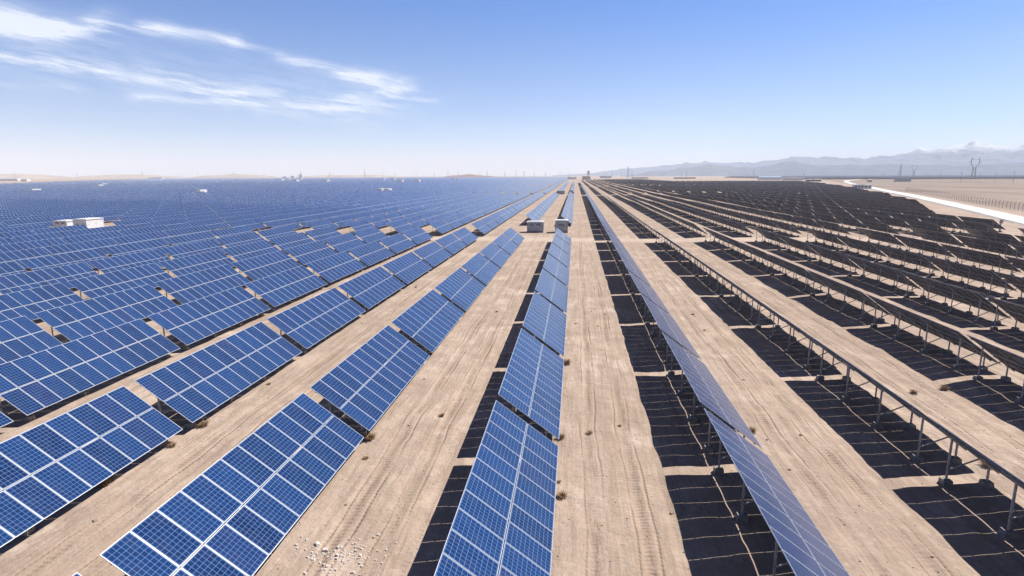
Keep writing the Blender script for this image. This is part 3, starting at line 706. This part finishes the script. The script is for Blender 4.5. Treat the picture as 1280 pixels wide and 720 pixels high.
# ------------------------------------------------------------------ mountains
def mountains(name, prof, dist, depth, seed, snow_lo, snow_hi, hazed_rock):
    u = np.linspace(prof[0][0], prof[-1][0], 560); pu = np.array(prof)
    rid = np.interp(u, pu[:, 0], pu[:, 1]); s = np.linspace(0, 1, 120)
    d = np.array([ray(a, 218) for a in u]); az_ = np.arctan2(d[:, 0], d[:, 1])
    cosf = 1/np.sqrt(1+((u-640)/F)**2)
    AZ, S_ = np.meshgrid(az_, s); Hh = np.broadcast_to((rid/F*cosf*dist*1.0), AZ.shape)
    rad = dist+(S_-.55)*depth
    wx_ = rad*np.sin(AZ); wy_ = rad*np.cos(AZ)
    la = AZ*dist; lr = rad                              # spurs run down towards the plain
    la = la+(fbm(la/300, lr/300, seed+5, 3)-.5)*220
    def ridged(sa, sr, o, sd):
        t = 0; a = 1; tot = 0; prev = 1.0
        for k in range(o):
            n = 1-np.abs(2*vnoise(la/sa*2**k+k*7.7, lr/sr*2**k+k*3.3, sd+k)-1); n = n*n*prev; prev = np.clip(n*1.6, .25, 1)
            t = t+a*n; tot += a; a *= .55
        return t/tot
    rdg = ridged(520, 900, 6, seed); rdg2 = ridged(120, 230, 4, seed+20)
    tent = np.clip(1-np.abs(S_-.55)/.55, 0, 1)**.85
    Z_ = Hh*tent*(.82+.24*rdg+.20*rdg2)*.86+CAMZ*tent
    V = np.stack([wx_, wy_, Z_-4], -1).reshape(-1, 3); n, k = len(u), len(s); ii = np.arange(n*k).reshape(k, n)
    Q = np.stack([ii[:-1, :-1], ii[:-1, 1:], ii[1:, 1:], ii[1:, :-1]], -1).reshape(-1, 4)
    m, b, p = mat(name+'_hazed_rock', (.2, .17, .15), .95, 0, .1)
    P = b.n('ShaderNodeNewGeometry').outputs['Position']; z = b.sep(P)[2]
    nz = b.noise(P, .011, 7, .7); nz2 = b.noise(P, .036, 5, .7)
    c_ = b.mix(b.mr(nz, .35, .65), (*hazed_rock, 1), (hazed_rock[0]*.6, hazed_rock[1]*.62, hazed_rock[2]*.68, 1))  # distance haze painted into the rock: base tones shifted to blue
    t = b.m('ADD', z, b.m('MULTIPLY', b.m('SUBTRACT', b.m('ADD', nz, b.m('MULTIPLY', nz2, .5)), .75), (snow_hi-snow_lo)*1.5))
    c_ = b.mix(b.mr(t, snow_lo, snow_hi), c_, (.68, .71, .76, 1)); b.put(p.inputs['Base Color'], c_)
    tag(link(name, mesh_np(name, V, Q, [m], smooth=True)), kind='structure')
PB = [(690, 0), (740, 3), (775, 8), (800, 10), (850, 14), (880, 18), (920, 16), (960, 18), (1000, 21), (1040, 21), (1075, 22), (1100, 25), (1120, 26), (1145, 32), (1165, 30), (1182, 33), (1200, 35), (1213, 40), (1232, 38), (1250, 40), (1262, 36), (1285, 40), (1340, 44), (1420, 38), (1500, 42), (1640, 30), (1800, 20)]
PF = [(780, 0), (800, 3), (812, 8), (835, 9), (850, 13), (870, 17), (885, 19), (905, 17), (925, 13), (950, 14), (968, 19), (982, 22), (1000, 20), (1018, 17), (1040, 16), (1060, 19), (1080, 17), (1110, 20), (1130, 19), (1150, 17), (1180, 18), (1210, 15), (1240, 18), (1280, 20), (1340, 16), (1420, 18), (1500, 12), (1650, 0)]
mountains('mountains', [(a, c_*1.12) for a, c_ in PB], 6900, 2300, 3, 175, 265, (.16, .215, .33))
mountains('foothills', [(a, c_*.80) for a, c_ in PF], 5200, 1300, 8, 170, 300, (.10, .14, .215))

# ------------------------------------------------------------------ dry tufts, stones
STRAW = worn('dry_straw', (.34, .22, .11), (.22, .13, .07), .9, 0, 9)
def tuft_mesh(seed, r=.3, h_=.28, n=170):
    rr = random.Random(seed); V = []; Q = []
    for k in range(n):
        a = rr.uniform(0, 6.283); d = r*math.sqrt(rr.random())*.5; x = math.cos(a)*d; y = math.sin(a)*d
        a2 = a+rr.gauss(0, .7); ln = rr.uniform(.4, 1.0); ox = math.cos(a2)*r*ln; oy = math.sin(a2)*r*ln; hh = h_*rr.uniform(.35, 1)
        w_ = .008; px, py = -math.sin(a2)*w_, math.cos(a2)*w_
        i = len(V); V += [(x-px, y-py, -.02), (x+px, y+py, -.02), (x+ox*.5+px, y+oy*.5+py, hh*.75), (x+ox*.5-px, y+oy*.5-py, hh*.75), (x+ox+px*.4, y+oy+py*.4, hh), (x+ox-px*.4, y+oy-py*.4, hh)]
        Q += [(i, i+1, i+2, i+3), (i+3, i+2, i+4, i+5)]
    return mesh_np('dry_tuft', V, Q, [STRAW])
TU = [tuft_mesh(s) for s in range(4)]
tl = [(130, 606, 1.7, 'largest dry brown tuft at the shaded low edge, lower left'), (100, 573, .8, 'small dry tuft left of the largest tuft in the lower left'),
      (254, 532, 1.3, 'dry tuft below the second table of the second row left of centre'), (215, 557, .9, 'pale dry tuft at the corner of the near left table'),
      (704, 421, 1.1, 'brown tuft at the low edge of the centre row, farthest of four'), (708, 455, 1.5, 'wide pale tuft at the low edge of the centre row'),
      (701, 549, 1.0, 'brown tuft in the gap between the two nearest tables of the centre row'), (702, 620, 1.0, 'brown tuft beside the nearest table of the centre row'),
      (1233, 583, 1.3, 'yellowish tuft under the first dark row beside the sunny strip'), (1142, 492, 1.0, 'round dry tuft, nearer the blue rows, on sand between dark rows'),
      (1180, 489, 1.1, 'round dry tuft beside the shadow corner of the second dark row'), (462, 548, 1.4, 'pale tuft at the gap of the first row left of centre'),
      (552, 520, .7, 'small dark tuft alone in the aisle left of the centre row'), (940, 540, 1.0, 'dry tuft at the low edge of the slim blue row'),
      (40, 612, .9, 'small dry tuft in the lower left aisle near the frame edge')]
for n_, (u, v, s, lb) in enumerate(tl):
    x, y = at(u, v); o = link('dry_tuft', TU[n_ % 4], None, (x, y, float(ground_h(x, y)))); s *= .75; o.scale = (s, s, s); o.rotation_euler[2] = n_*1.7
    tag(o, lb, 'dry plant', 'dry tufts on the sand')
for n_ in range(16):
    i = random.choice([-3, -2, -1, -1, 0, 0, 0, 1, 1, 2, 3]); y = random.uniform(20, 62); x = ROWX[i]+random.choice([random.gauss(.25, .3), random.uniform(.5, 4)])
    o = link('dry_tuft', TU[n_ % 4], None, (x, y, float(ground_h(x, y)))); s = random.uniform(.25, .6); o.scale = (s, s, s*.8); o.rotation_euler[2] = n_
    tag(o, 'tiny dry tuft, one of many dotted along the sandy aisles', 'dry plant', 'tiny tufts dotted along the aisles')
STONE = worn('pale_broken_stone', (.64, .58, .53), (.46, .41, .36), .9, 0, 6, .01)
def stones(name, pts, m, seed):
    rr = np.random.default_rng(seed); mb = MB()
    for (x, y, s) in pts:
        V = np.array([[-1, -1, -.5], [1, -1, -.5], [1, 1, -.5], [-1, 1, -.5], [-.7, -.7, .6], [.7, -.7, .6], [.7, .7, .6], [-.7, .7, .6]])*s*.5*rr.uniform(.55, 1.3, (8, 3))
        a = rr.uniform(0, 6.28); V = V@np.array([[math.cos(a), -math.sin(a), 0], [math.sin(a), math.cos(a), 0], [0, 0, 1]])
        mb.raw(V+[x, y, float(ground_h(x, y))+s*.12], BOXQ)
    return mb.mesh(name, [m])
hx, hy = at(428, 694)
pts = [(hx+rng.normal(0, .7), hy+rng.normal(0, .45), float(rng.uniform(.03, .10)*(1+(rng.random() > .93)))) for _ in range(150)]
tag(link('rubble', stones('rubble', pts, STONE, 3)), 'loose heap of pale broken stones on the sand in the lower aisle', 'rubble', kind='stuff')
pts = []
for _ in range(2600):
    y = 12+60*rng.random()**1.6; x = rng.uniform(-26, 26); pts.append((x, y, float(rng.uniform(.02, .055)*(1+2*(rng.random() > .97)))))
PEB = worn('brown_pebble', (.36, .28, .22), (.20, .15, .12), .9, 0, 2)
tag(link('pebbles', stones('pebbles', pts, PEB, 5)), 'scattered small stones over the sandy aisles', 'pebbles', kind='stuff')

# ------------------------------------------------------------------ haze
HAZE_D = 1.4e-4
hm = bpy.data.materials.new('haze'); hm.use_nodes = True; hn = hm.node_tree; hn.nodes.clear()
vol = hn.nodes.new('ShaderNodeVolumePrincipled'); vol.inputs['Color'].default_value = (.91, .955, 1.0, 1); vol.inputs['Density'].default_value = HAZE_D
ho = hn.nodes.new('ShaderNodeOutputMaterial'); hn.links.new(vol.outputs[0], ho.inputs['Volume'])
mb = MB(); mb.box((-16500, -1500, -12), (16500, 17000, 400)); tag(link('haze', mb.mesh('haze', [hm])), kind='stuff')
